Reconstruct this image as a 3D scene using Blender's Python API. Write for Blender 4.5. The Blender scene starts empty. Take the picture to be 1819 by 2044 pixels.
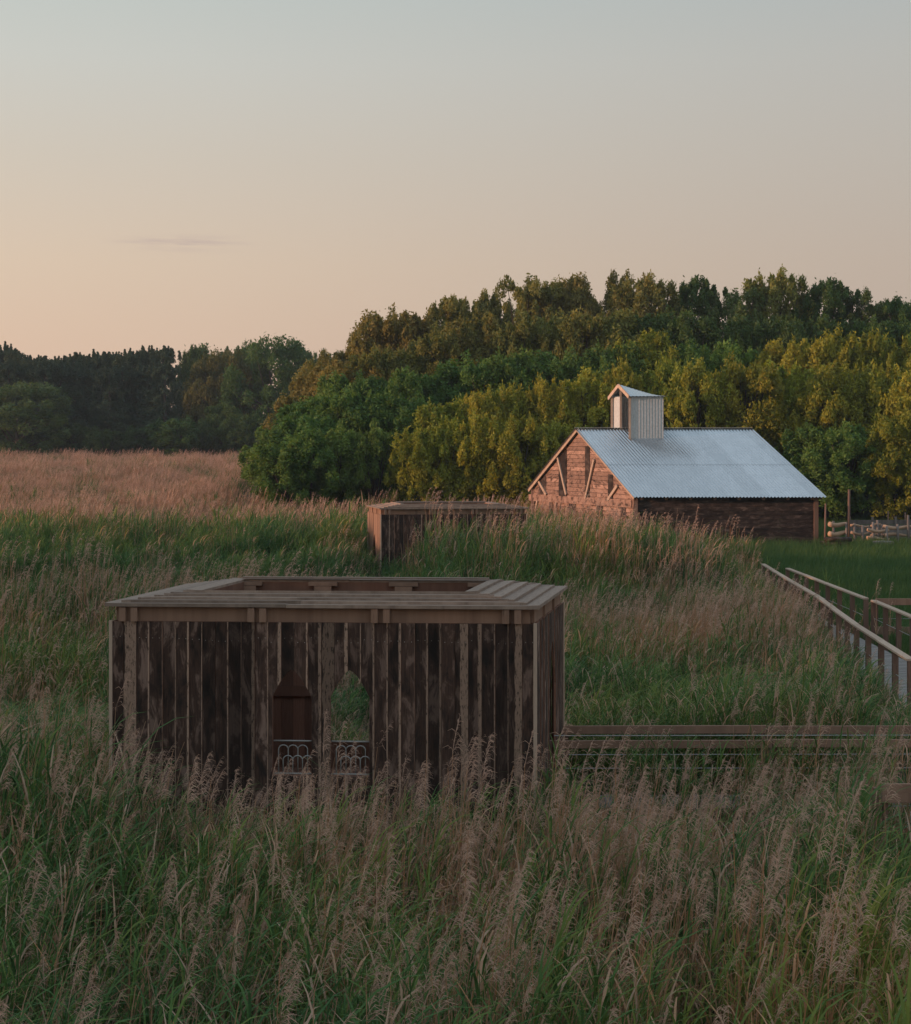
import bpy, bmesh, math, random
import numpy as np
from mathutils import Vector
R = math.radians
scene = bpy.context.scene
COL = scene.collection
random.seed(11)

# ------------------------------------------------------------------ camera
CAMZ, F, HX, HY = 4.5, 3340.0, 909.5, 900.0        # eye height, focal length (px of an 1819 px wide frame), principal x, horizon row
cam_d = bpy.data.cameras.new('camera'); cam = bpy.data.objects.new('camera', cam_d); COL.objects.link(cam)
cam.location = (0, 0, CAMZ); cam.rotation_euler = (R(90), 0, 0)
cam_d.sensor_fit = 'HORIZONTAL'; cam_d.sensor_width = 36; cam_d.lens = 36*F/1819
cam_d.shift_y = -122/1819; cam_d.clip_end = 3000; cam_d.clip_start = .1
scene.camera = cam

# ------------------------------------------------------------------ light
SUN_EL, SUN_AZ = 6.5, -100.0                         # degrees; azimuth from the view axis, minus = left
wd = bpy.data.worlds.new('World'); scene.world = wd; wd.use_nodes = True
def build_world():
    nt = wd.node_tree; nt.nodes.clear(); N = nt.nodes.new; L = nt.links.new
    out = N('ShaderNodeOutputWorld'); bg = N('ShaderNodeBackground'); L(bg.outputs[0], out.inputs[0])
    sky = N('ShaderNodeTexSky'); sky.sky_type = 'NISHITA'; sky.sun_disc = False
    sky.sun_elevation = R(SUN_EL); sky.sun_rotation = R(SUN_AZ); sky.dust_density = 2.0
    sc = N('ShaderNodeVectorMath'); sc.operation = 'SCALE'; sc.inputs['Scale'].default_value = .008
    L(sky.outputs[0], sc.inputs[0])
    tc = N('ShaderNodeTexCoord'); sp = N('ShaderNodeSeparateXYZ'); L(tc.outputs['Generated'], sp.inputs[0])
    def ramp(stops):
        r = N('ShaderNodeValToRGB'); e = r.color_ramp.elements
        while len(e) < len(stops): e.new(.5)
        for k, (p, c) in enumerate(stops): e[k].position = p; e[k].color = (*c, 1)
        L(sp.outputs['Z'], r.inputs[0]); return r
    left = ramp([(0, (.70, .47, .335)), (.055, (.74, .52, .38)), (.11, (.72, .56, .42)), (.17, (.645, .57, .475)), (.225, (.60, .60, .55)),
                 (.275, (.525, .575, .545)), (.45, (.56, .61, .63)), (.75, (.49, .60, .70)), (1, (.46, .56, .66))])
    right = ramp([(0, (.44, .325, .26)), (.055, (.47, .365, .30)), (.11, (.48, .395, .33)), (.17, (.475, .43, .38)), (.225, (.46, .45, .42)), (.275, (.41, .445, .445)), (.45, (.52, .58, .60)), (.75, (.49, .60, .70)), (1, (.46, .56, .66))])
    mr = N('ShaderNodeMapRange'); mr.interpolation_type = 'SMOOTHSTEP'
    mr.inputs['From Min'].default_value = -.42; mr.inputs['From Max'].default_value = .42
    L(sp.outputs['X'], mr.inputs['Value'])
    mx = N('ShaderNodeMix'); mx.data_type = 'RGBA'
    L(mr.outputs[0], mx.inputs[0]); L(left.outputs[0], mx.inputs[6]); L(right.outputs[0], mx.inputs[7])
    # one thin violet cloud streak low in the left sky, broken by noise
    mp = N('ShaderNodeMapping'); mp.inputs['Scale'].default_value = (26, 26, 330)
    L(tc.outputs['Generated'], mp.inputs[0])
    no = N('ShaderNodeTexNoise'); no.inputs['Scale'].default_value = 1; no.inputs['Detail'].default_value = 5
    L(mp.outputs[0], no.inputs[0])
    def win(sock, c, w):
        a = N('ShaderNodeMath'); a.operation = 'SUBTRACT'; L(sock, a.inputs[0]); a.inputs[1].default_value = c
        b = N('ShaderNodeMath'); b.operation = 'ABSOLUTE'; L(a.outputs[0], b.inputs[0])
        m = N('ShaderNodeMapRange'); m.interpolation_type = 'SMOOTHSTEP'; L(b.outputs[0], m.inputs[0])
        m.inputs['From Min'].default_value = w; m.inputs['From Max'].default_value = 0
        return m.outputs[0]
    def mul(a, b):
        m = N('ShaderNodeMath'); m.operation = 'MULTIPLY'; L(a, m.inputs[0])
        if isinstance(b, float): m.inputs[1].default_value = b
        else: L(b, m.inputs[1])
        return m.outputs[0]
    nr = N('ShaderNodeMapRange'); nr.inputs['From Min'].default_value = .40; nr.inputs['From Max'].default_value = .66
    L(no.outputs[0], nr.inputs[0])
    w1 = mul(mul(win(sp.outputs['X'], -.16, .05), win(sp.outputs['Z'], .1215, .0065)), nr.outputs[0])
    gt = N('ShaderNodeMath'); gt.operation = 'GREATER_THAN'; L(sp.outputs['Y'], gt.inputs[0]); gt.inputs[1].default_value = 0
    cf = mul(mul(w1, gt.outputs[0]), .75)
    mc = N('ShaderNodeMix'); mc.data_type = 'RGBA'; L(cf, mc.inputs[0]); L(mx.outputs[2], mc.inputs[6])
    mc.inputs[7].default_value = (.44, .33, .33, 1)
    ad = N('ShaderNodeVectorMath'); ad.operation = 'ADD'; L(mc.outputs[2], ad.inputs[0]); L(sc.outputs[0], ad.inputs[1])
    L(ad.outputs[0], bg.inputs[0]); bg.inputs[1].default_value = 1.0
build_world()
sd = bpy.data.lights.new('sun', 'SUN'); sun = bpy.data.objects.new('sun', sd); COL.objects.link(sun)
sd.energy = 4.0; sd.color = (1, .54, .34); sd.angle = R(.6)
_s = Vector((math.sin(R(SUN_AZ))*math.cos(R(SUN_EL)), math.cos(R(SUN_AZ))*math.cos(R(SUN_EL)), math.sin(R(SUN_EL))))
sun.rotation_euler = _s.to_track_quat('Z', 'Y').to_euler(); sun.location = _s*200
scene.view_settings.view_transform = 'Standard'; scene.view_settings.look = 'None'
scene.view_settings.exposure = 0; scene.view_settings.gamma = 1
scene.cycles.max_bounces = 6; scene.cycles.diffuse_bounces = 3; scene.cycles.transparent_max_bounces = 8
scene.cycles.use_denoising = True

# ------------------------------------------------------------------ helpers
def P(x, y, Y): return Vector(((x-HX)/F*Y, Y, CAMZ-(y-HY)/F*Y))
def ss(a, b, t):
    t = np.clip((t-a)/(b-a), 0, 1); return t*t*(3-2*t)
def vnoise(x, y, s, seed=0):                        # smooth value noise, 0..1, on arrays
    x = np.asarray(x, float)/s; y = np.asarray(y, float)/s
    i = np.floor(x); j = np.floor(y); fx = x-i; fy = y-j
    def h(a, b): q = np.sin(a*127.1+b*311.7+seed*74.7)*43758.5453; return q-np.floor(q)
    fx = fx*fx*(3-2*fx); fy = fy*fy*(3-2*fy)
    return (h(i, j)*(1-fx)+h(i+1, j)*fx)*(1-fy)+(h(i, j+1)*(1-fx)+h(i+1, j+1)*fx)*fy
def gz(x, y):                                       # the lie of the land
    z = -.6+.6*ss(45, 73, y)
    z = z+2.5*ss(80, 215, y)*ss(2, -28, x)
    z = z+8.0*ss(95, 128, y)*ss(-24, 10, x)
    z = z+7.0*ss(238, 330, y)
    return z+.12*(vnoise(x, y, 6, 3)-.5)

def tag(o, label, cat, group=None, kind=None):
    if label: o['label'] = label
    if cat: o['category'] = cat
    if group: o['group'] = group
    if kind: o['kind'] = kind
    return o
def empty(name, loc, label=None, cat=None, group=None):
    o = bpy.data.objects.new(name, None); COL.objects.link(o); o.location = loc; o.empty_display_size = .3
    return tag(o, label, cat, group)

class MB:                                           # collects prisms and tubes, links them as ONE mesh object
    def __init__(s): s.v = []; s.f = []; s.m = []; s.wc = []; s.br = []
    def hexa(s, p, length=1.0, l0=0.0, brd=None, mats=(0,)*6, seed=None):
        # p[i]: bit0 across, bit1 thickness, bit2 along; face order: thickness0, thickness1, across0, across1, along0, along1
        n = len(s.v); seed = random.random() if seed is None else seed
        brd = brd or (random.random(), 0, random.random())
        for i in range(8):
            s.v.append(Vector(p[i])); s.wc.append((i & 1, l0+length*(i >> 2), seed)); s.br.append(brd)
        for q, m in zip(((0, 1, 5, 4), (2, 6, 7, 3), (0, 4, 6, 2), (1, 3, 7, 5), (0, 2, 3, 1), (4, 5, 7, 6)), mats):
            s.f.append(tuple(n+k for k in q)); s.m.append(m)
    def beam(s, a, b, w, t, up=(0, 0, 1), brd=None):   # straight bar a->b, w wide (sideways), t thick (along up)
        a = Vector(a); b = Vector(b); d = (b-a); L = d.length; d = d.normalized(); up = Vector(up)
        sd = d.cross(up).normalized(); u = sd.cross(d).normalized()
        p = [a+(d*L if i & 4 else d*0)+sd*(w/2 if i & 1 else -w/2)+u*(t/2 if i & 2 else -t/2) for i in range(8)]
        s.hexa(p, L, brd=brd)
    def box(s, c, sx, sy, sz):
        c = Vector(c); s.beam(c-Vector((0, 0, sz/2)), c+Vector((0, 0, sz/2)), sx, sy, (0, 1, 0))
    def tube(s, pts, rad, n=8, brd=None):
        brd = brd or (random.random(), 0, random.random()); seed = random.random(); rings = []; l = 0
        for k, p in enumerate(pts):
            p = Vector(p); d = (Vector(pts[min(k+1, len(pts)-1)])-Vector(pts[max(k-1, 0)])).normalized()
            a = d.cross(Vector((.31, .92, .23))).normalized(); b = d.cross(a)
            r = rad[k] if hasattr(rad, '__len__') else rad
            if k: l += (p-Vector(pts[k-1])).length
            rings.append(len(s.v))
            for i in range(n):
                t = 2*math.pi*i/n; s.v.append(p+(a*math.cos(t)+b*math.sin(t))*r); s.wc.append((i/n*3, l, seed)); s.br.append(brd)
        for q, w in zip(rings, rings[1:]):
            for i in range(n): s.f.append((q+i, q+(i+1) % n, w+(i+1) % n, w+i)); s.m.append(0)
        s.f.append(tuple(rings[0]+i for i in range(n))); s.f.append(tuple(rings[-1]+i for i in range(n))); s.m += [0, 0]
    def build(s, name, mats, parent=None, smooth=False, bevel=0):
        base = parent.matrix_basis.translation if parent else Vector()
        g = parent
        while g and g.parent: g = g.parent; base = base+g.matrix_basis.translation
        me = bpy.data.meshes.new(name); me.from_pydata([v-base for v in s.v], [], s.f)
        for m in (mats if isinstance(mats, (list, tuple)) else [mats]): me.materials.append(m)
        me.polygons.foreach_set('material_index', s.m)
        for nm, dat in (('wc', s.wc), ('brd', s.br)):
            a = me.attributes.new(nm, 'FLOAT_VECTOR', 'POINT'); a.data.foreach_set('vector', np.array(dat, np.float32).ravel())
        bm = bmesh.new(); bm.from_mesh(me); bmesh.ops.recalc_face_normals(bm, faces=bm.faces); bm.to_mesh(me); bm.free()
        if smooth: me.polygons.foreach_set('use_smooth', [True]*len(me.polygons))
        o = bpy.data.objects.new(name, me); COL.objects.link(o); o.parent = parent
        if bevel:
            b = o.modifiers.new('bevel', 'BEVEL'); b.width = bevel; b.segments = 1; b.limit_method = 'ANGLE'
        return o

# ------------------------------------------------------------------ materials
def newmat(name):
    m = bpy.data.materials.new(name); m.use_nodes = True; nt = m.node_tree
    return m, nt, nt.nodes.new, nt.links.new, nt.nodes['Principled BSDF']
class G:                                            # small node-graph helper
    def __init__(s, nt): s.nt = nt; s.N = nt.nodes.new; s.L = nt.links.new
    def put(s, sock, v):
        if isinstance(v, (int, float)): sock.default_value = v
        elif isinstance(v, tuple): sock.default_value = v if len(v) == len(sock.default_value) else (*v, 1)
        else: s.L(v, sock)
    def math(s, op, a, b=0.0, clamp=False):
        n = s.N('ShaderNodeMath'); n.operation = op; n.use_clamp = clamp; s.put(n.inputs[0], a); s.put(n.inputs[1], b); return n.outputs[0]
    def mix(s, f, a, b, blend='MIX'):
        n = s.N('ShaderNodeMix'); n.data_type = 'RGBA'; n.blend_type = blend; s.put(n.inputs[0], f); s.put(n.inputs[6], a); s.put(n.inputs[7], b); return n.outputs[2]
    def rng(s, v, a, b, c=0.0, d=1.0):
        n = s.N('ShaderNodeMapRange'); s.put(n.inputs[0], v)
        for k, q in zip(('From Min', 'From Max', 'To Min', 'To Max'), (a, b, c, d)): s.put(n.inputs[k], q)
        return n.outputs[0]
    def noise(s, vec, scale, detail=4, rough=.6, dist=0.0):
        n = s.N('ShaderNodeTexNoise'); s.put(n.inputs['Vector'], vec); n.inputs['Scale'].default_value = scale
        n.inputs['Detail'].default_value = detail; n.inputs['Roughness'].default_value = rough; n.inputs['Distortion'].default_value = dist; return n.outputs[0]
    def xyz(s, x, y, z=0.0):
        n = s.N('ShaderNodeCombineXYZ'); s.put(n.inputs[0], x); s.put(n.inputs[1], y); s.put(n.inputs[2], z); return n.outputs[0]
    def sep(s, v):
        n = s.N('ShaderNodeSeparateXYZ'); s.L(v, n.inputs[0]); return n.outputs
    def attr(s, name, inst=False):
        n = s.N('ShaderNodeAttribute'); n.attribute_name = name; n.attribute_type = 'INSTANCER' if inst else 'GEOMETRY'; return n
    def bump(s, h, strength, dist=.01):
        n = s.N('ShaderNodeBump'); s.put(n.inputs['Height'], h); n.inputs['Strength'].default_value = strength; n.inputs['Distance'].default_value = dist; return n.outputs[0]

def wood(name, dark, light, streak=26, knots=.5, smudge=None, pale=None, var=.35, rough=.85, width=.17):
    """Board wood. wc = (across 0..1, metres along, seed); brd = (tone, share of pale live edge, random)."""
    m, nt, N, L, bs = newmat(name); g = G(nt)
    w = g.sep(g.attr('wc').outputs['Vector']); b = g.sep(g.attr('brd').outputs['Vector'])
    sx = g.math('MULTIPLY', w[2], 37.0)
    ac = g.math('MULTIPLY', w[0], width)
    grain = g.noise(g.xyz(g.math('ADD', g.math('MULTIPLY', ac, float(streak)*2), sx), g.math('MULTIPLY', w[1], 1.6), sx), 2.2, 6, .65, .6)
    fine = g.noise(g.xyz(g.math('MULTIPLY', ac, 320.0), g.math('MULTIPLY', w[1], 5.0), sx), 1, 3)
    big = g.noise(g.xyz(g.math('ADD', g.math('MULTIPLY', ac, 3.2), sx), g.math('MULTIPLY', w[1], 1.15), sx), 1.9, 5, .62, .5)
    f = g.rng(g.math('ADD', g.math('MULTIPLY', grain, .7), g.math('MULTIPLY', fine, .35)), .34, .74)
    col = g.mix(f, dark, light)
    if smudge:                                      # scorched boards keep paler patches round the knots
        col = g.mix(g.math('MULTIPLY', g.math('MULTIPLY', g.rng(big, .525, .61), g.rng(fine, .3, .7, .3, 1.0)), g.rng(b[2], 0, 1, .45, 1.0)), col, smudge)
        col = g.mix(g.math('MULTIPLY', g.rng(big, .48, .36), .8), col, (.011, .009, .008))
    if knots:
        vo = N('ShaderNodeTexVoronoi'); vo.inputs['Scale'].default_value = 1
        L(g.xyz(g.math('ADD', g.math('MULTIPLY', ac, 9.0), sx), g.math('ADD', g.math('MULTIPLY', w[1], 2.1), sx), 0.0), vo.inputs['Vector'])
        kn = g.rng(vo.outputs['Distance'], .16, .06)
        col = g.mix(g.math('MULTIPLY', kn, knots), col, tuple(c*.35 for c in dark))
    if pale:
        wob = g.noise(g.xyz(sx, g.math('MULTIPLY', w[1], 1.5), 0.0), 1.5, 3)
        edge = g.math('SUBTRACT', 1.0, g.math('MULTIPLY', b[1], g.math('ADD', .55, g.math('MULTIPLY', wob, .9))))
        msk = g.rng(g.math('SUBTRACT', w[0], edge), 0.0, .04)
        spots = g.noise(g.xyz(g.math('MULTIPLY', ac, 26.0), g.math('MULTIPLY', w[1], 7.0), sx), 1.6, 5, .7)
        pc = g.mix(g.rng(spots, .52, .62), pale, tuple(c*.22 for c in pale))
        col = g.mix(g.math('MULTIPLY', msk, g.rng(b[1], .01, .03)), col, pc)
    if pale:                                        # nail heads
        dx = g.math('MULTIPLY', g.math('ABSOLUTE', g.math('SUBTRACT', g.math('ABSOLUTE', g.math('SUBTRACT', w[0], .5)), .27)), width)
        dz = g.math('ABSOLUTE', g.math('SUBTRACT', w[1], g.math('ADD', 2.10, g.math('MULTIPLY', b[2], .07))))
        col = g.mix(g.rng(g.math('MAXIMUM', dx, dz), .006, .003), col, (.30, .28, .26))
    tone = g.rng(b[0], 0, 1, 1-var, 1+var)
    col = g.mix(1.0, col, g.xyz(tone, tone, tone), 'MULTIPLY')
    L(col, bs.inputs['Base Color']); bs.inputs['Roughness'].default_value = rough
    bs.inputs['Specular IOR Level'].default_value = .25
    L(g.bump(g.math('ADD', grain, g.math('MULTIPLY', fine, .5)), .5, .006), bs.inputs['Normal'])
    return m
SCORCH = wood('scorched_boards', (.016, .0105, .009), (.088, .050, .037), smudge=(.25, .172, .14), pale=(.30, .205, .155), var=.5)
RAW = wood('raw_brown_boards', (.16, .078, .054), (.28, .148, .102), knots=.4, var=.3)
NEWWOOD = wood('fresh_sawn_timber', (.19, .115, .082), (.32, .205, .148), knots=.6, var=.14)
ROOFWOOD = wood('weathered_roof_boards', (.165, .122, .098), (.34, .262, .212), knots=.25, var=.22)
GREYWOOD = wood('grey_weathered_timber', (.10, .09, .085), (.24, .215, .20), knots=.3, var=.25)
DECKWOOD = wood('grey_deck_boards', (.21, .195, .185), (.33, .31, .295), knots=.2, var=.15)
RAILWOOD = wood('sun_bleached_rail', (.33, .245, .185), (.52, .40, .31), knots=.4, var=.1)
POSTWOOD = wood('brown_rail_post', (.13, .075, .055), (.23, .145, .11), knots=.4, var=.2)
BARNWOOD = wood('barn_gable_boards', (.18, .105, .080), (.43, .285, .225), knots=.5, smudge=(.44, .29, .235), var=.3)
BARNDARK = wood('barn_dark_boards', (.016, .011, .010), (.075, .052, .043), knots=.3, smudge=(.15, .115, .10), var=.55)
PALEWOOD = wood('pale_trim', (.36, .27, .21), (.55, .43, .34), knots=.3, var=.12)
LOG = wood('peeled_logs', (.30, .19, .125), (.52, .37, .26), knots=.5, var=.2)
def plain(name, col, rough=.5, metal=0.0):
    m, nt, N, L, bs = newmat(name); g = G(nt)
    tc = N('ShaderNodeTexCoord'); n = g.noise(tc.outputs['Object'], 9, 5)
    L(g.mix(g.rng(n, .3, .7), tuple(c*.72 for c in col), col), bs.inputs['Base Color'])
    bs.inputs['Roughness'].default_value = rough; bs.inputs['Metallic'].default_value = metal
    return m
WHITEMETAL = plain('white_painted_metal', (.32, .32, .31), .45)
WIRE = plain('galvanised_wire', (.34, .34, .33), .5, .3)
def zinc():
    m, nt, N, L, bs = newmat('galvanised_sheet'); g = G(nt)
    tc = N('ShaderNodeTexCoord'); o = tc.outputs['Object']; s = g.sep(o)
    n1 = g.noise(o, 1.3, 6, .6); n2 = g.noise(g.xyz(g.math('MULTIPLY', s[0], 5.0), g.math('MULTIPLY', s[1], .5), g.math('MULTIPLY', s[2], .5)), 1.2, 4)
    n3 = g.noise(o, 40, 3)
    pan = N('ShaderNodeTexWhiteNoise'); pan.noise_dimensions = '1D'
    L(g.math('FLOOR', g.math('DIVIDE', g.math('ADD', s[0], g.math('MULTIPLY', s[1], .308)), .98)), pan.inputs['W'])
    t = g.math('ADD', g.math('MULTIPLY', n1, .35), g.math('ADD', g.math('MULTIPLY', n2, .3), g.math('MULTIPLY', pan.outputs[0], .18)))
    L(g.mix(g.rng(t, .3, .75), (.50, .53, .55), (.70, .735, .76)), bs.inputs['Base Color'])
    bs.inputs['Metallic'].default_value = .92
    L(g.rng(g.math('ADD', n1, g.math('MULTIPLY', n3, .3)), .35, .9, .22, .32), bs.inputs['Roughness'])
    return m
ZINC = zinc()
DULLZINC = plain('dull_weathered_sheet', (.50, .56, .60), .45, .5)

def leafmat(name, base, tip, transl=.35, sat=1.0, rough=.6):
    """Leaves: 'rn' on the mesh is one random number per leaf; the object colour shifts the species, some with sunlight painted in."""
    m, nt, N, L, bs = newmat(name); g = G(nt)
    rn = g.attr('rn').outputs['Fac']; oi = N('ShaderNodeObjectInfo')
    col = g.mix(rn, base, tip); col = g.mix(1.0, col, oi.outputs['Color'], 'MULTIPLY')
    L(col, bs.inputs['Base Color']); bs.inputs['Roughness'].default_value = rough; bs.inputs['Specular IOR Level'].default_value = .2
    tr = N('ShaderNodeBsdfTranslucent'); L(g.mix(1.0, col, (1.25, 1.1, .55), 'MULTIPLY'), tr.inputs[0])
    mx = N('ShaderNodeMixShader'); mx.inputs[0].default_value = transl
    L(bs.outputs[0], mx.inputs[1]); L(tr.outputs[0], mx.inputs[2]); L(mx.outputs[0], nt.nodes['Material Output'].inputs[0])
    return m
LEAF = leafmat('tree_leaves', (.055, .100, .028), (.150, .205, .062))
NEEDLE = leafmat('pine_needles', (.042, .080, .050), (.080, .125, .070), .15)
BARK = wood('bark', (.03, .024, .020), (.09, .07, .058), streak=10, knots=0, var=.2)
def bladmat(name, a, b, c, transl=.3):
    m, nt, N, L, bs = newmat(name); g = G(nt)
    t = g.attr('tint', True).outputs['Fac']; rn = g.attr('rn').outputs['Fac']
    u = g.math('ADD', g.math('MULTIPLY', t, .65), g.math('MULTIPLY', rn, .45))
    col = g.mix(g.rng(u, .05, .50), a, b); col = g.mix(g.rng(u, .50, .95), col, c)
    L(col, bs.inputs['Base Color']); bs.inputs['Roughness'].default_value = .6; bs.inputs['Specular IOR Level'].default_value = .1
    tr = N('ShaderNodeBsdfTranslucent'); L(col, tr.inputs[0])
    mx = N('ShaderNodeMixShader'); mx.inputs[0].default_value = transl
    L(bs.outputs[0], mx.inputs[1]); L(tr.outputs[0], mx.inputs[2]); L(mx.outputs[0], nt.nodes['Material Output'].inputs[0])
    return m
GREENBLADE = bladmat('reed_blade_green', (.048, .115, .052), (.092, .180, .054), (.22, .24, .052))
DRYBLADE = bladmat('reed_stalk_dry', (.25, .175, .13), (.40, .28, .20), (.50, .26, .135), .2)
PLUME = bladmat('reed_plume', (.38, .25, .195), (.53, .355, .275), (.64, .43, .325), .35)
MEADOW = bladmat('meadow_blade', (.045, .105, .042), (.075, .145, .045), (.14, .18, .05), .3)
def soil():
    m, nt, N, L, bs = newmat('marsh_soil'); g = G(nt)
    tc = N('ShaderNodeTexCoord'); o = tc.outputs['Object']
    n = g.noise(o, .9, 6); f = g.noise(o, 14, 5, .7)
    c = g.mix(g.rng(n, .35, .65), (.022, .028, .014), (.050, .042, .028)); c = g.mix(g.rng(f, .5, .7), c, (.085, .068, .045))
    L(c, bs.inputs['Base Color']); bs.inputs['Roughness'].default_value = .95
    L(g.bump(f, .8, .05), bs.inputs['Normal'])
    return m
SOIL = soil()

# ------------------------------------------------------------------ ground
def ground():
    xs = np.concatenate([np.linspace(-170, -85, 8), np.linspace(-80, 80, 110), np.linspace(85, 170, 8)])
    ys = np.concatenate([np.linspace(-60, -10, 6), np.linspace(0, 240, 130), np.linspace(250, 340, 6)])
    X, Y = np.meshgrid(xs, ys); Z = gz(X, Y); nx = len(xs); ny = len(ys)
    v = np.stack([X.ravel(), Y.ravel(), Z.ravel()], 1)
    f = [(j*nx+i, j*nx+i+1, (j+1)*nx+i+1, (j+1)*nx+i) for j in range(ny-1) for i in range(nx-1)]
    me = bpy.data.meshes.new('ground'); me.from_pydata(v.tolist(), [], f); me.materials.append(SOIL)
    me.polygons.foreach_set('use_smooth', [True]*len(f))
    o = bpy.data.objects.new('ground', me); COL.objects.link(o); o['kind'] = 'structure'
    o['label'] = 'dark marshy ground under the reeds rising to the wooded slope'
ground()

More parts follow.
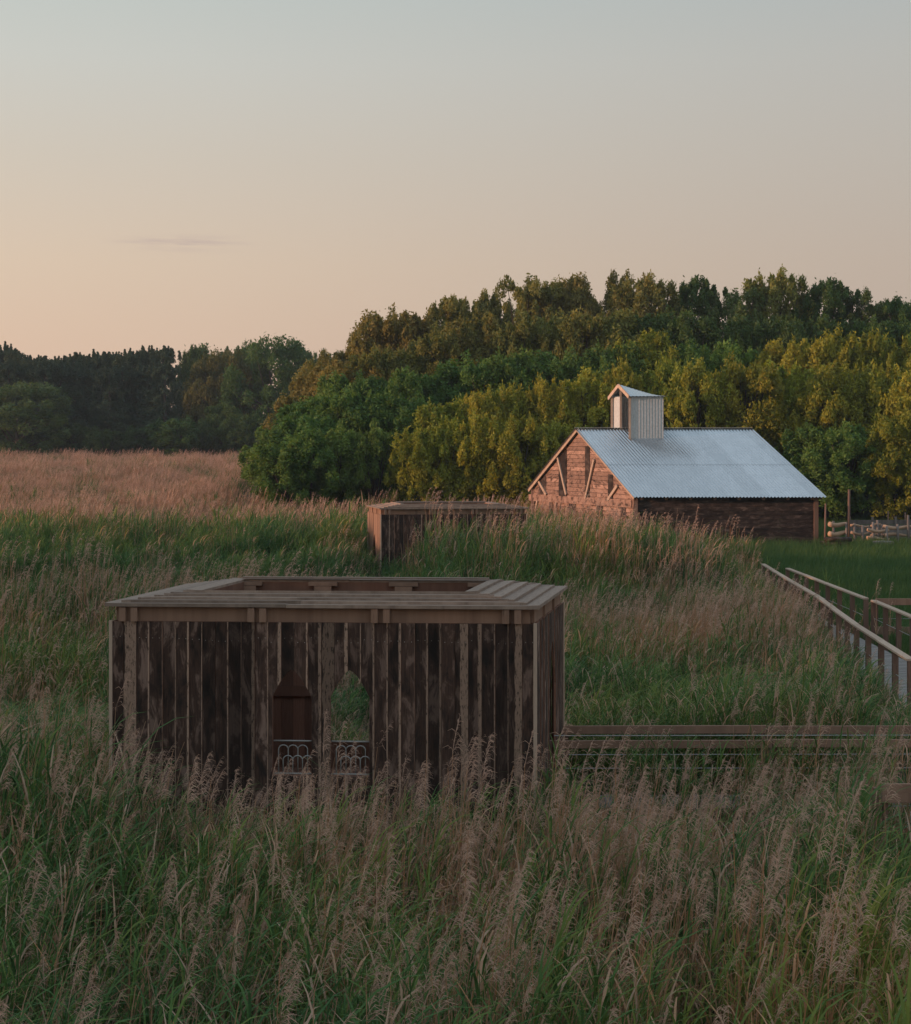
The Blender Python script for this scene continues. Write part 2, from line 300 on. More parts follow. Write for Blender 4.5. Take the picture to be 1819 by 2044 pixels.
# ------------------------------------------------------------------ huts
def hut(fl, fr, dv, zb, label, group, front_open, side_open, detail):
    """Board hut on a slightly skewed plan. fl, fr: front corners (x, y); dv: depth vector; heights above zb follow the near hut."""
    fl = Vector((*fl, 0)); fr = Vector((*fr, 0)); dv = Vector((*dv, 0)); W = (fr-fl).length; D = dv.length
    uh = (fr-fl)/W; vh = dv/D; k = W/5.37
    M = lambda u, v, z: fl+uh*u+vh*v+Vector((0, 0, z))
    ctr = M(W/2, D/2, zb); root = empty('board_hut', ctr, label, 'hut', group)
    TOP = 2.35; BOT = -.55; bw = .166
    arch = lambda d, w, zs, za: zs+(za-zs)*(1-(abs(d)/w)**1.55)
    def wall(Mp, L, opens, paler=None, mats=(SCORCH, RAW), name='wall', pale_p=.5):
        mb = MB(); n = round(L/bw); w = L/n
        for i in range(n):
            s0 = i*w+.003; s1 = (i+1)*w-.003; off = random.choice((0, .006, .012))
            pa = (paler or {}).get(i)
            if pa is None: pa = random.uniform(.08, .26) if random.random() < pale_p else (random.uniform(.03, .07) if random.random() < .5 else 0)
            seed = random.random(); brd = (random.random(), pa, random.random())
            cuts = {s0, s1}
            for (c, hw, z0, zs, za) in opens:
                for q in np.linspace(c-hw, c+hw, 17):
                    if s0 < q < s1: cuts.add(float(q))
            cuts = sorted(cuts)
            for a, b in zip(cuts, cuts[1:]):
                op = next((o for o in opens if abs((a+b)/2-o[0]) < o[1]), None)
                spans = [(BOT, BOT, TOP)]
                if op:
                    c, hw, z0, zs, za = op
                    f = lambda s: arch(min(hw, abs(s-c)), hw, zs, za)
                    spans = [(f(a), f(b), TOP)]
                    if z0 > BOT: spans.append((BOT, BOT, z0))
                fa = (a-s0)/(s1-s0); fb = (b-s0)/(s1-s0)
                for (za_, zb_, zt) in spans:
                    p = [Mp(b if j & 1 else a, off+(.028 if j & 2 else 0), zb+(zt if j & 4 else (zb_ if j & 1 else za_))) for j in range(8)]
                    nv = len(mb.v); mb.hexa(p, 1, 0, brd, (0, 1, 1, 1, 1, 1), seed)
                    for j in range(8):
                        z = p[j].z-zb; mb.wc[nv+j] = (fb if j & 1 else fa, z, seed)
        return mb.build(name, list(mats), root)
    wall(lambda s, t, z: M(s, t, z), W, front_open, detail.get('pale'))
    rear_open = detail.get('rear', [])
    wall(lambda s, t, z: M(s, D-t, z), W, rear_open)
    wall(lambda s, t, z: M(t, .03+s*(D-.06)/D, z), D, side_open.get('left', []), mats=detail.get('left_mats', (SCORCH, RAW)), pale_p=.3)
    wall(lambda s, t, z: M(W-t, .03+s*(D-.06)/D, z), D, side_open.get('right', []), mats=(SCORCH, RAW), pale_p=.3)
    for (u, v) in ((-.012, -.012), (W-.028, -.012), (-.012, D-.028), (W-.028, D-.028)):
        mb = MB(); mb.hexa([M(u+(.04 if j & 1 else 0), v+(.04 if j & 2 else 0), zb+(TOP+.01 if j & 4 else BOT)) for j in range(8)], 3)
        mb.build('corner_post', PALEWOOD, root)
    # header beams, set back, with pairs of short blocks
    z0, z1 = zb+TOP+.002, zb+2.53
    for (a, b) in (((.08, .07), (W-.08, .07)), ((.08, D-.07), (W-.08, D-.07)), ((.06, .12), (.06, D-.12)), ((W-.06, .12), (W-.06, D-.12))):
        mb = MB(); mb.beam(M(*a, (z0+z1)/2), M(*b, (z0+z1)/2), .05, z1-z0); mb.build('header_beam', NEWWOOD, root)
    for q in (.045, .35, .64, .945):
        for v in (0, D):
            for du in (-.075, .075):
                mb = MB(); s = -1 if v == 0 else 1
                mb.beam(M(q*W+du, v+s*.012, z0+.002), M(q*W+du, v+s*.012, z1-.002), .085, .05, vh); mb.build('header_block', NEWWOOD, root)
    for q in (.33, .66):
        for u in (.03, W-.03):
            mb = MB(); mb.beam(M(u, q*D, z0+.002), M(u, q*D, z1-.002), .09, .045, uh); mb.build('header_block', NEWWOOD, root)
    # truncated hip roof of lapped boards round a large opening
    ov = .05; iu, iv, rise = detail['inset']; ze = z1+.005; zi = ze+rise
    E = [(-ov, -ov), (W+ov, -ov), (W+ov, D+ov), (-ov, D+ov)]; I = [(iu, iv), (W-iu, iv), (W-iu, D-iv), (iu, D-iv)]
    for sidx in range(4):
        a, b = E[sidx], E[(sidx+1) % 4]; c, d = I[sidx], I[(sidx+1) % 4]; n = 6 if sidx % 2 else 5; mb = MB()
        lp = lambda p, q, t: (p[0]+(q[0]-p[0])*t, p[1]+(q[1]-p[1])*t)
        for r in range(n):
            t0 = r/n; t1 = min(1.0, (r+1.25)/n); th = .042
            j0 = random.uniform(-.02, .02); j1 = random.uniform(-.02, .02)
            e0, e1 = lp(a, c, t0), lp(b, d, t0); f0, f1 = lp(a, c, t1), lp(b, d, t1)
            zl = ze+rise*t0+.046+.004*(sidx % 2); zu = ze+rise*t1+.003+.004*(sidx % 2)
            # board ends run straight from the lower edge, so the hip reads as steps
            ax = 0 if sidx % 2 == 0 else 1
            g0 = list(f0); g1 = list(f1); g0[ax] = e0[ax]+(f0[ax]-e0[ax])*.3+j0; g1[ax] = e1[ax]+(f1[ax]-e1[ax])*.3+j1
            cut = random.uniform(.3, .7)
            segs = ((0, cut), (cut+.001, 1)) if sidx % 2 == 0 else ((0, 1),)
            for (qa, qb) in segs:
                E0, E1 = lp(e0, e1, qa), lp(e0, e1, qb); G0, G1 = lp(g0, g1, qa), lp(g0, g1, qb); wob = random.uniform(-.004, .004)
                pts = []
                for j in range(8):
                    lo = not (j & 1); q = (E1 if lo else G1) if j & 4 else (E0 if lo else G0)
                    pts.append(M(q[0], q[1], (zl if lo else zu)+(0 if j & 2 else -th)+wob))
                mb.hexa(pts, (Vector((*E1, 0))-Vector((*E0, 0))).length)
        mb.build('roof_slope', ROOFWOOD, root)
    for sidx in range(4):                            # rim boards round the opening
        c, d = I[sidx], I[(sidx+1) % 4]; mb = MB(); sh = .03*(sidx % 2)
        q0 = Vector(c); q1 = Vector(d); dd = (q1-q0).normalized()*(.05 if sidx % 2 else -.02)
        mb.beam(M(*(q0+dd), zi-.10), M(*(q1-dd), zi-.10), .04, .15); mb.build('opening_rim', RAW, root)
        if sidx != 2: continue
        mb = MB(); mb.beam(M(*(q0+dd), zi+.035), M(*(q1-dd), zi+.035), .12, .022); mb.build('rim_cap', ROOFWOOD, root)
    for q in (.02, .33, .66, .98):                   # stepped brackets carrying the far rim
        u = iu+(W-2*iu)*q; mb = MB()
        mb.beam(M(u-.20, D-iv-.06, zi-.045), M(u+.20, D-iv-.06, zi-.045), .09, .05)
        mb.beam(M(u-.12, D-iv-.06, zi-.12), M(u+.12, D-iv-.06, zi-.12), .085, .09)
        mb.beam(M(u, D-iv-.02, zi-.10), M(u, D-.03, z0+.05), .08, .09)
        mb.build('roof_bracket', NEWWOOD, root)
    mb = MB()
    for i in range(14): mb.hexa([M(.04+(W-.08)*((i+(.97 if j & 1 else 0))/14), .04 if not j & 4 else D-.04, zb+(-.02 if j & 2 else -.06)) for j in range(8)], D)
    mb.build('floor', RAW, root)
    for (c, hw, zz0, zs, za) in detail.get('rails', []):
        mb = MB(); v = .045; r = .008
        mb.tube([M(c-hw, v, zb+zz0+.02), M(c+hw, v, zb+zz0+.02)], .011); mb.tube([M(c-hw, v, zb+zz0+.43), M(c+hw, v, zb+zz0+.43)], .011)
        for row, n in ((0, 4), (1, 4)):
            for i in range(n):
                cx = c-hw+hw/2*(i+.5); zz = zb+zz0+.02+.0*row; hgt = .30 if row else .17; cx += hw/4 if row else 0
                if abs(cx-c)+hw/4 > hw: continue
                pts = [M(cx-hw/4, v+.012*row, zz), M(cx-hw/4, v+.012*row, zz+hgt)]
                pts += [M(cx-hw/4*math.cos(t), v+.012*row, zz+hgt+hw/4*math.sin(t)*.9) for t in np.linspace(.3, math.pi-.3, 7)]
                pts += [M(cx+hw/4, v+.012*row, zz+hgt), M(cx+hw/4, v+.012*row, zz)]
                mb.tube(pts, r, 6)
        mb.build('window_railing', WHITEMETAL, root, True)
    if detail.get('batten'):
        c = detail['batten']; mb = MB()
        mb.beam(M(c-.75, D-.065, zb+1.07), M(c+.38, D-.065, zb+1.07), .03, .14); mb.build('batten', RAW, root)
    return root
o1 = (2.315, .245, .43, 1.42, 1.755); o2 = (3.045, .245, .43, 1.42, 1.755)
hut((-4.36, 21.12), (.997, 20.75), (.535, 2.95), 0, 'scorched plank hut with a ring roof standing in the near reeds', 'open roofed plank huts',
    [o1, o2], {'right': [(1.75, .34, -.2, 1.35, 1.95)]},
    {'pale': {1: .98, 12: .3, 16: .95, 17: .25, 26: .62, 27: .3, 29: .12, 30: .60, 24: .2, 5: .16, 8: .12}, 'rear': [(2.32, .42, .36, 1.42, 1.85)],
     'inset': (.98, .60, .16), 'rails': [o1, o2], 'batten': 1.5})
hut2c = P(760, 1010, 59.0); hut2d = P(1052, 1010, 59.7)
hut((hut2c.x, hut2c.y), (hut2d.x, hut2d.y), (-.62, 3.0), -.1, 'smaller looking far plank hut with sunlit side wall half hidden by tall reeds', 'open roofed plank huts',
    [o1, o2], {'left': [(1.5, .3, -.2, 1.0, 1.6)]}, {'inset': (.98, .60, .16), 'left_mats': (NEWWOOD, RAW), 'rear': []})  # left wall unburnt; its lighter wood also stands for strong sunlight

# ------------------------------------------------------------------ barn
def barn():
    A = Vector((8.30, 78.0, 0)); lx = Vector((8.83, 0, 0)); gv = Vector((-4.32, 14.0, 0)); ZE, ZR = 2.37, 5.62
    root = empty('barn', A+lx/2+gv/2, 'weathered timber barn with a shiny corrugated metal roof and small metal cupola', 'barn')
    S = lambda s, t, z: A+lx*t+gv*s+Vector((0, 0, z))          # s: 0 front eave .. 1 rear eave, t: 0 left gable .. 1 right gable
    roofz = lambda s: ZE+(ZR-ZE)*(1-abs(2*s-1))
    gl = gv.length; ll = lx.length; ins = .022; fi = .018          # insets of gable wall (t) and front wall (s)
    # gable boards
    for (t0, nm) in ((ins, 'gable_wall'), (1-ins, 'gable_wall')):
        mb = MB(); z = -.3; bh = .21; dt = .03/ll
        while z < ZR-.12:
            z1 = min(z+bh-.016, ZR-.1)
            def lim(zz): return fi+.002 if zz <= ZE+.10 else max(fi+.002, .5*(zz+.13-ZE)/(ZR-ZE))
            brks = [0]+([random.choice((.34, .36, .64, .66))] if random.random() < .45 else [])+[1]
            jit = random.choice((0, .006, .012))/ll
            for q0, q1 in zip(brks, brks[1:]):
                pts = []
                for j in range(8):
                    zz = z1 if j & 1 else z; a = lim(zz); s = a+(1-2*a)*(q1-.0006 if j & 4 else q0+.0006)
                    tt = t0+(jit if t0 < .5 else -jit)+(dt if j & 2 else 0)*(1 if t0 < .5 else -1)
                    pts.append(S(s, tt, zz))
                mb.hexa(pts, gl*(q1-q0))
            z += bh
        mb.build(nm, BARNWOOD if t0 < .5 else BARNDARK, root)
    for (s0, sg) in ((fi, 1), (1-fi, -1)):
        mb = MB(); z = -.3; bh = .2
        while z < ZE-.02:
            for q0, q1 in ((0, .52), (.52, 1)):
                jit = random.choice((0, .008, .016))/gl
                pts = [S(s0+sg*(jit+(.03/gl if j & 2 else 0)), ins+.004+(1-2*ins-.008)*((q1-.0006) if j & 4 else q0+.0006), z+(bh-.012 if j & 1 else 0)) for j in range(8)]
                mb.hexa(pts, ll*(q1-q0))
            z += bh
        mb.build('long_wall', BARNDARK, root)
    def gs(x, y):                                    # a spot on the gable plane under a point of the photograph, in plan fractions
        xr = (x-HX)/F; o = A+lx*ins; s = (xr*o.y-o.x)/(gv.x-xr*gv.y); Y = o.y+s*gv.y
        return s, CAMZ-(y-HY)/F*Y
    zx = lambda x, y: ((1280+x*.4398)*.7985, (920+y*.4398)*.7985)
    def gbar(p, q, w, t, lift, mat, name):           # bar lying on the gable
        (s0, z0), (s1, z1) = gs(*zx(*p)), gs(*zx(*q)); o = -lift/ll
        mb = MB(); a = S(s0, ins+o, z0); b = S(s1, ins+o, z1)
        mb.beam(a, b, w, t, Vector((-gv.y, gv.x, 0)).normalized()); return mb.build(name, mat, root)
    for x0, y0, y1, w in ((290, 462, 728, 1.15), (430, 445, 742, .62), (175, 610, 718, 1.1), (562, 605, 752, .62)):
        gbar((x0, y0), (x0, y1), w, .012, .012, BARNDARK, 'slot_shade')  # dark boards laid on; their colour stands for shade inside openings
    for p, q in (((266, 500), (316, 720)), ((475, 520), (425, 742)), ((155, 635), (203, 722)), ((608, 668), (552, 752)), ((315, 442), (268, 492)), ((200, 578), (155, 632))):
        gbar(p, q, .16, .07, .07, PALEWOOD, 'brace')
    gbar((100, 735), (685, 772), .36, .04, .035, BARNWOOD, 'tie_beam')
    for x0, y0, y1, w in ((222, 762, 850, .5), (345, 772, 850, 1.0), (500, 778, 850, .8), (635, 785, 850, .5), (125, 748, 850, .6)):
        gbar((x0, y0), (x0, y1), w, .012, .012, BARNDARK, 'slot_shade')  # lower row, dark colour again in place of shade in openings
    for p, q in (((150, 755), (132, 850)), ((258, 765), (248, 850))): gbar(p, q, .13, .06, .06, PALEWOOD, 'brace')
    for (s, t) in ((fi, ins), (fi, 1-ins), (1-fi, ins), (1-fi, 1-ins)):
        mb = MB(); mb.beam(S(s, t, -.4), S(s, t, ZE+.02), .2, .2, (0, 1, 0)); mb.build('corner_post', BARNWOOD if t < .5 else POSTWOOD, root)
    for k in range(8):
        for sg in (0, 1):
            t = .05+.9*k/7; mb = MB(); s0 = .004 if sg == 0 else .996; s1 = .05 if sg == 0 else .95
            mb.beam(S(s0, t, ZE-.10), S(s1, t, roofz(s1)-.10), .12, .15); mb.build('rafter', NEWWOOD, root)
    for t in (0.004, .996):
        for s0, s1 in ((0, .5), (1, .5)):
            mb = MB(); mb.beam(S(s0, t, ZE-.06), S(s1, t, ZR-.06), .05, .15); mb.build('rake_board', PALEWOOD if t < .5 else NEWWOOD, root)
    # corrugated sheets
    def sheet(s0, s1, t0, t1, za, zb_, pitch, amp, name, rows, par, nrm=(0, 0, 1), Sf=S, seam=.007):
        n = max(8, int(round(ll*(t1-t0)/pitch))*10); V = []; Fc = []; nrm = Vector(nrm)
        rr = []
        for a, b in zip(rows, rows[1:]): rr += [(a, 0), (b, 1)]
        for r, (q, up) in enumerate(rr):
            for i in range(n+1):
                t = t0+(t1-t0)*i/n; w = math.cos(2*math.pi*i/10)*amp
                V.append(Sf(s0+(s1-s0)*q, t, za+(zb_-za)*q)+nrm*(w+seam*(1-up)*(1 if a > 0 else 0)))
        n1 = n+1
        for r in range(0, len(rr), 2):
            for i in range(n): Fc.append((r*n1+i, r*n1+i+1, (r+1)*n1+i+1, (r+1)*n1+i))
        me = bpy.data.meshes.new(name); base = root.location
        me.from_pydata([v-base for v in V], [], Fc); me.materials.append(ZINC)
        me.polygons.foreach_set('use_smooth', [True]*len(Fc))
        o = bpy.data.objects.new(name, me); COL.objects.link(o); o.parent = par
        sm = o.modifiers.new('thickness', 'SOLIDIFY'); sm.thickness = .004; sm.use_rim = False
        return o
    sheet(-.012, .503, -.01, 1.01, ZE-.03, ZR+.035, .16, .023, 'metal_roof', [0, .45, 1], root)
    sheet(1.012, .497, -.01, 1.01, ZE-.03, ZR+.03, .15, .018, 'metal_roof', [0, .45, 1], root)
    mb = MB(); mb.beam(S(.5, -.012, ZR+.055), S(.5, 1.012, ZR+.055), .22, .02); mb.build('ridge_cap', ZINC, root)
    # cupola
    cs, ct0, ct1 = .080, .262, .446; zb0, ze, zr = 4.9, 7.27, 7.86
    def C(s, t, z): return S(.5+s, t, z)
    cu = empty('cupola', (0, 0, 0)); cu.parent = root
    base = root.location
    def csheet(pts4, pitch, name):                    # corrugated vertical wall between two bottom points and two top points
        a, b, c, d = pts4; Lh = (b-a).length; n = max(6, round(Lh/pitch))*8; V = []; Fc = []; nr = (b-a).cross(Vector((0, 0, 1))).normalized()
        for r, (p, q) in enumerate(((a, b), (c, d))):
            for i in range(n+1): V.append(p.lerp(q, i/n)+nr*math.cos(2*math.pi*i/8)*.009)
        for i in range(n): Fc.append((i, i+1, n+1+i+1, n+1+i))
        me = bpy.data.meshes.new(name); me.from_pydata([v-base for v in V], [], Fc); me.materials.append(DULLZINC)
        me.polygons.foreach_set('use_smooth', [True]*len(Fc))
        o = bpy.data.objects.new(name, me); COL.objects.link(o); o.parent = cu
        md = o.modifiers.new('thickness', 'SOLIDIFY'); md.thickness = .005; md.use_rim = False
        return o
    zf = roofz(.5-cs)-.1
    csheet((C(-cs, ct0, zf), C(-cs, ct1, zf), C(-cs, ct0, ze), C(-cs, ct1, ze)), .15, 'cupola_wall')
    csheet((C(cs, ct0, zf), C(cs, ct1, zf), C(cs, ct0, ze), C(cs, ct1, ze)), .15, 'cupola_wall')
    csheet((C(-cs, ct1, zf), C(cs, ct1, zf), C(-cs, ct1, ze), C(cs, ct1, ze)), .15, 'cupola_wall')
    csheet((C(.002, ct0+.004, zf+.3), C(cs, ct0+.004, zf), C(.002, ct0+.004, ze), C(cs, ct0+.004, ze)), .15, 'cupola_wall')  # panel added so the rear bay catches the sun
    for s in (-cs, 0, cs):
        mb = MB(); mb.beam(C(s, ct0-.006, roofz(.5+s)-.05), C(s, ct0-.006, zr-.12 if s == 0 else ze), .12, .10, (1, 0, 0)); mb.build('cupola_post', PALEWOOD, cu)
    for s in (-1, 1):
        mb = MB(); mb.beam(C(s*(cs+.012), ct0-.02, ze-.07), C(s*.0007, ct0-.02, zr-.04), .05, .18); mb.build('cupola_rake', PALEWOOD, cu)
        V = []; n = 60
        for r, (q, zz) in enumerate(((s*(cs+.014), ze-.03), (0, zr+.03))):
            for i in range(n+1): V.append(C(q, ct0-.02+(ct1-ct0+.024)*i/n, zz-(zr-ze-.03)*i/n*(r == 1)+.008*math.cos(2*math.pi*i/6)))
        me = bpy.data.meshes.new('cupola_roof'); me.from_pydata([v-base for v in V], [], [(i, i+1, n+2+i, n+1+i) for i in range(n)]); me.materials.append(ZINC)
        me.polygons.foreach_set('use_smooth', [True]*n)
        o = bpy.data.objects.new('cupola_roof', me); COL.objects.link(o); o.parent = cu; md = o.modifiers.new('thickness', 'SOLIDIFY'); md.thickness = .012; md.use_rim = False
    return root
barn()

# ------------------------------------------------------------------ boardwalk, railings and fences
DECK = -.3; RT = .7
def deck(pl, pr, name, mat=None):
    mb = MB(); n = int(sum((Vector(a)-Vector(b)).length for a, b in zip(pl, pl[1:]))/.15)
    def along(p, t):
        L = [(Vector(b)-Vector(a)).length for a, b in zip(p, p[1:])]; d = t*sum(L)
        for a, b, l in zip(p, p[1:], L):
            if d <= l: return Vector(a).lerp(Vector(b), d/l)
            d -= l
        return Vector(p[-1])
    for i in range(n):
        a0, a1 = along(pl, i/n), along(pl, (i+.95)/n); b0, b1 = along(pr, i/n), along(pr, (i+.95)/n); dz = random.uniform(-.004, .004)
        q = {(0, 0): a0, (1, 0): a1, (0, 1): b0, (1, 1): b1}
        mb.hexa([(*q[(j & 1, j >> 2)], DECK+dz+(0 if j & 2 else -.04)) for j in range(8)], 1.2)
    o = mb.build(name, mat or DECKWOOD); o['kind'] = 'structure'; return o
main_l = [(7.3, 20.0), (8.27, 30.4), (8.74, 36.5), (9.45, 43.8), (9.85, 49.8), (10.3, 56)]
main_r = [(9.3, 20.0), (10.1, 34.0), (10.45, 38.2), (10.55, 43.0), (10.72, 54.0), (11.0, 57)]
deck(main_l, [(x-.15, y) for x, y in main_r], 'boardwalk')
deck([(1.9, 22.5), (7.25, 22.55)], [(1.9, 23.35), (7.25, 23.4)], 'boardwalk', GREYWOOD)
deck([(5.75, 19.6), (7.2, 19.65)], [(5.75, 22.3), (7.2, 22.35)], 'boardwalk')
def railing(pts, name, label, spacing=1.5, cap=True, boards=(), wires=(.25,), top=RT, group='railings of the boardwalk', mat=RAILWOOD, skipcap=False):
    V = [Vector((x, y, top)) for x, y in pts]; c = V[len(V)//2]
    root = empty(name, (c.x, c.y, DECK), label, 'railing', group)
    for a, b in zip(V, V[1:]):
        if cap:
            mb = MB(); d = (b-a).normalized()*.002; n = max(1, round((b-a).length/3.6))
            for i in range(n): mb.beam(a.lerp(b, i/n)+d, a.lerp(b, (i+1)/n)-d+Vector((0, 0, random.uniform(-.006, .006))), .15, .045)
            mb.build('top_rail', mat, root, bevel=.006)
    tot = [0]
    for a, b in zip(V, V[1:]): tot.append(tot[-1]+(b-a).length)
    n = max(1, round(tot[-1]/spacing))
    for i in range(n+1):
        d = tot[-1]*i/n
        for k in range(len(V)-1):
            if d <= tot[k+1]+1e-6: p = V[k].lerp(V[k+1], (d-tot[k])/(tot[k+1]-tot[k])); dr = (V[k+1]-V[k]).normalized(); break
        sd = Vector((-dr.y, dr.x, 0)); mb = MB()
        for q in (-.055, .055): mb.beam((p.x+dr.x*q, p.y+dr.y*q, -.75), (p.x+dr.x*q, p.y+dr.y*q, top-.024), .10, .05, dr)
        mb.build('post', POSTWOOD, root)
    for (z, h) in boards:
        for a, b in zip(V, V[1:]):
            n2 = max(1, round((b-a).length/3.4)); sd = (b-a).cross(Vector((0, 0, 1))).normalized()*.075
            for i in range(n2):
                mb = MB(); A_ = a.lerp(b, i/n2)+sd; B_ = a.lerp(b, (i+1)/n2-.002)+sd; A_.z = z+random.uniform(-.008, .008); B_.z = z+random.uniform(-.008, .008)
                mb.beam(A_, B_, .045, h); mb.build('side_board', NEWWOOD, root, bevel=.005)
    for z in wires:
        mb = MB(); mb.tube([Vector((v.x, v.y, z)) for v in V], .008, 5); mb.build('wire', WIRE, root)
    return root
railing(main_l[1:], 'railing', 'long weathered handrail on the left side of the receding boardwalk')
railing([(10.55, 43.0), (10.63, 48.5), (10.72, 54.0)], 'railing', 'far stretch of handrail right of the boardwalk ending at the corner posts')
railing([(10.1, 34.0), (10.45, 38.2), (10.62, 42.5)], 'railing', 'near stretch of handrail at the right picture edge right of the boardwalk')
railing([(10.75, 42.9), (18, 42.7)], 'railing', 'flat two board rail running right across the meadow from the corner posts', cap=False, boards=((RT-.06, .17), (-.1, .2)), wires=(.2,), spacing=2.4)
railing([(1.50, 23.4), (7.2, 23.45)], 'railing', 'upper horizontal board of the pair right of the near hut', cap=False, boards=((.607, .115),), top=.62, spacing=2.8, wires=(.25,))
railing([(1.33, 22.55), (7.2, 22.6)], 'railing', 'lower horizontal board of the pair right of the near hut', cap=False, boards=((.562, .108),), top=.62, spacing=2.7, wires=(.22, .66))
railing([(4.95, 19.5), (7.2, 19.5)], 'railing', 'short stub of doubled boards cut by the right picture edge', cap=False, boards=((.585, .10), (.47, .125)), top=.60, spacing=2.2, wires=(.36,))
def logs(x0, x1, ys, Y, posts, label, r=.075):
    c = P((x0+x1)/2, 1095, Y); root = empty('log_fence', (c.x, c.y, 0), label, 'fence', 'rustic log fences by the barn')
    for y in ys:
        a = P(x0, y, Y); b = P(x1, y+random.uniform(-3, 3), Y+.3); n = 7; mb = MB(); pts = []; rr = []
        for i in range(n):
            t = i/(n-1); p = a.lerp(b, t); p.z += .05*math.sin(t*5+y); p.y += .05*math.sin(t*4+y*2)-.1; pts.append(p); rr.append(r*(1.25-.45*t)*random.uniform(.9, 1.1))
        mb.tube(pts, rr, 9); mb.build('log', LOG, root, True)
    for x, yt in posts:
        mb = MB(); a = P(x, 1095, Y); t = P(x, yt, Y); a.z = -.2; mb.tube([a, a.lerp(t, .5)+Vector((.02, 0, 0)), t], [.07, .065, .055], 8); mb.build('fence_post', GREYWOOD, root, True)
    return root
logs(1655, 1692, (1046, 1065, 1082), 76.6, ((1664, 1040), (1690, 1042)), 'three thick sunlit logs between posts beside the barn corner', .10)
logs(1731, 1774, (1058, 1075), 77.2, ((1743, 1042), (1770, 1050)), 'two crooked logs in the middle of the log fence by the meadow')
logs(1763, 1822, (1052, 1068, 1086), 78, ((1792, 1046), (1813, 1028)), 'pale crooked logs of the fence at the right picture edge')
logs(1698, 1733, (1050, 1064, 1078, 1088), 77.6, ((1706, 1044), (1722, 1048)), 'weathered thin branches woven right of the tall slim pole', .05)
logs(1738, 1768, (1049, 1068, 1084), 78.2, ((1752, 1038), (1760, 1046)), 'thin grey branches behind the middle crooked logs', .045)
def plank_fence():
    a = P(1697, 1092, 80); b = P(1835, 1092, 80); root = empty('plank_fence', ((a.x+b.x)/2, 80, 0), 'low grey plank fence behind the crooked logs', 'fence')
    mb = MB()
    for k in range(5): mb.beam((a.x, 80, .15+.235*k), (b.x, 80.1, .15+.235*k), .03, .215)
    mb.build('planks', GREYWOOD, root)
    for x in np.linspace(a.x, b.x, 4):
        mb = MB(); mb.beam((x, 80.08, -.2), (x, 80.08, 1.35), .1, .1, (0, 1, 0)); mb.build('fence_post', GREYWOOD, root)
plank_fence()
def pole(x, y0, y1, Y, r, label, name='pole'):
    a = P(x, y1, Y); t = P(x+1.5, y0, Y); a.z = min(a.z, -.1); mb = MB(); mb.tube([a, a.lerp(t, .5), t], [r*.85, r*.75, r*.65], 9)
    o = mb.build(name, POSTWOOD, None, True); tag(o, label, 'pole')
pole(1694, 977, 1092, 76.4, .085, 'tall slim pole standing among the logs beside the barn')
pole(1647, 1005, 1098, 76.2, .06, 'thin grey pole standing close to the barn corner')
pole(1772, 1020, 1092, 81, .045, 'short thin stake rising behind the middle crooked logs')
pole(1806, 1023, 1092, 81, .05, 'short stake near the right picture edge behind the fence')
def pile(x0, x1, yb, Y, label, n, nm, mat):
    a = P(x0, yb, Y); b = P(x1, yb, Y); mb = MB(); z0 = 0.05
    for k in range(n):
        row = k//4; yy = Y+.22*(k % 4)+.1*(row % 2); mb.tube([(a.x+random.uniform(-.1, .1), yy, z0+.11+.2*row), ((a.x+b.x)/2, yy, z0+.13+.2*row), (b.x+random.uniform(-.1, .1), yy, z0+.11+.2*row)], .105, 8)
    tag(mb.build(nm, mat, None, True), label, 'timber')
pile(1648, 1696, 1100, 74.5, 'dark low stack of old timber in the grass below the log fence', 9, 'timber_stack', BARNDARK)
pile(1745, 1782, 1105, 74.8, 'grey slanting heap of old boards in the grass right of the dark stack', 6, 'board_heap', GREYWOOD)

# ------------------------------------------------------------------ trees
def leafmesh(name, c, r, n_per, size, flat, rng, mat, upright=0.0, elong=1.0, sh=.55):
    """Leaf quads round cluster centres c (k,3) with radii r (k,), leaves spread through each cluster's outer volume."""
    k = len(c); tot = k*n_per
    d = rng.normal(size=(tot, 3)); d /= np.linalg.norm(d, axis=1)[:, None]
    rad = np.repeat(r, n_per)*(sh+(1-sh)*rng.random(tot))*np.where(rng.random(tot) < .12, 1.35, 1)
    off = d*rad[:, None]; off[:, :2] *= (1-.5*d[:, 2:3]*min(1, elong-.6)); off[:, 2] *= elong   # clusters taper upwards
    ctr = np.repeat(c, n_per, 0)+off
    nrm = d*.7+rng.normal(size=(tot, 3))*.8; nrm[:, 2] += flat; nrm /= np.linalg.norm(nrm, axis=1)[:, None]
    a = d*.6+rng.normal(size=(tot, 3))*.55; a[:, 2] += upright; a -= nrm*np.sum(a*nrm, 1)[:, None]; a /= np.linalg.norm(a, axis=1)[:, None]
    b = np.cross(nrm, a); s = size*(.6+.8*rng.random(tot))[:, None]
    v = np.stack([ctr-a*s, ctr+b*s*.42, ctr+a*s, ctr-b*s*.42], 1).reshape(-1, 3)
    me = bpy.data.meshes.new(name); me.vertices.add(tot*4); me.vertices.foreach_set('co', v.astype(np.float32).ravel())
    me.loops.add(tot*4); me.loops.foreach_set('vertex_index', np.arange(tot*4, dtype=np.int32))
    me.polygons.add(tot); me.polygons.foreach_set('loop_start', np.arange(0, tot*4, 4, dtype=np.int32))
    at = me.attributes.new('rn', 'FLOAT', 'FACE'); cl = np.repeat(rng.random(k), n_per)
    at.data.foreach_set('value', np.clip(.55*cl+.45*rng.random(tot), 0, 1).astype(np.float32))
    me.materials.append(mat); me.update(calc_edges=True); me.validate(); return me
def trunkmesh(name, limbs):
    mb = MB()
    for pts, rr in limbs: mb.tube(pts, rr, 7)
    o = mb.build(name, BARK, None, True); me = o.data; bpy.data.objects.remove(o); return me
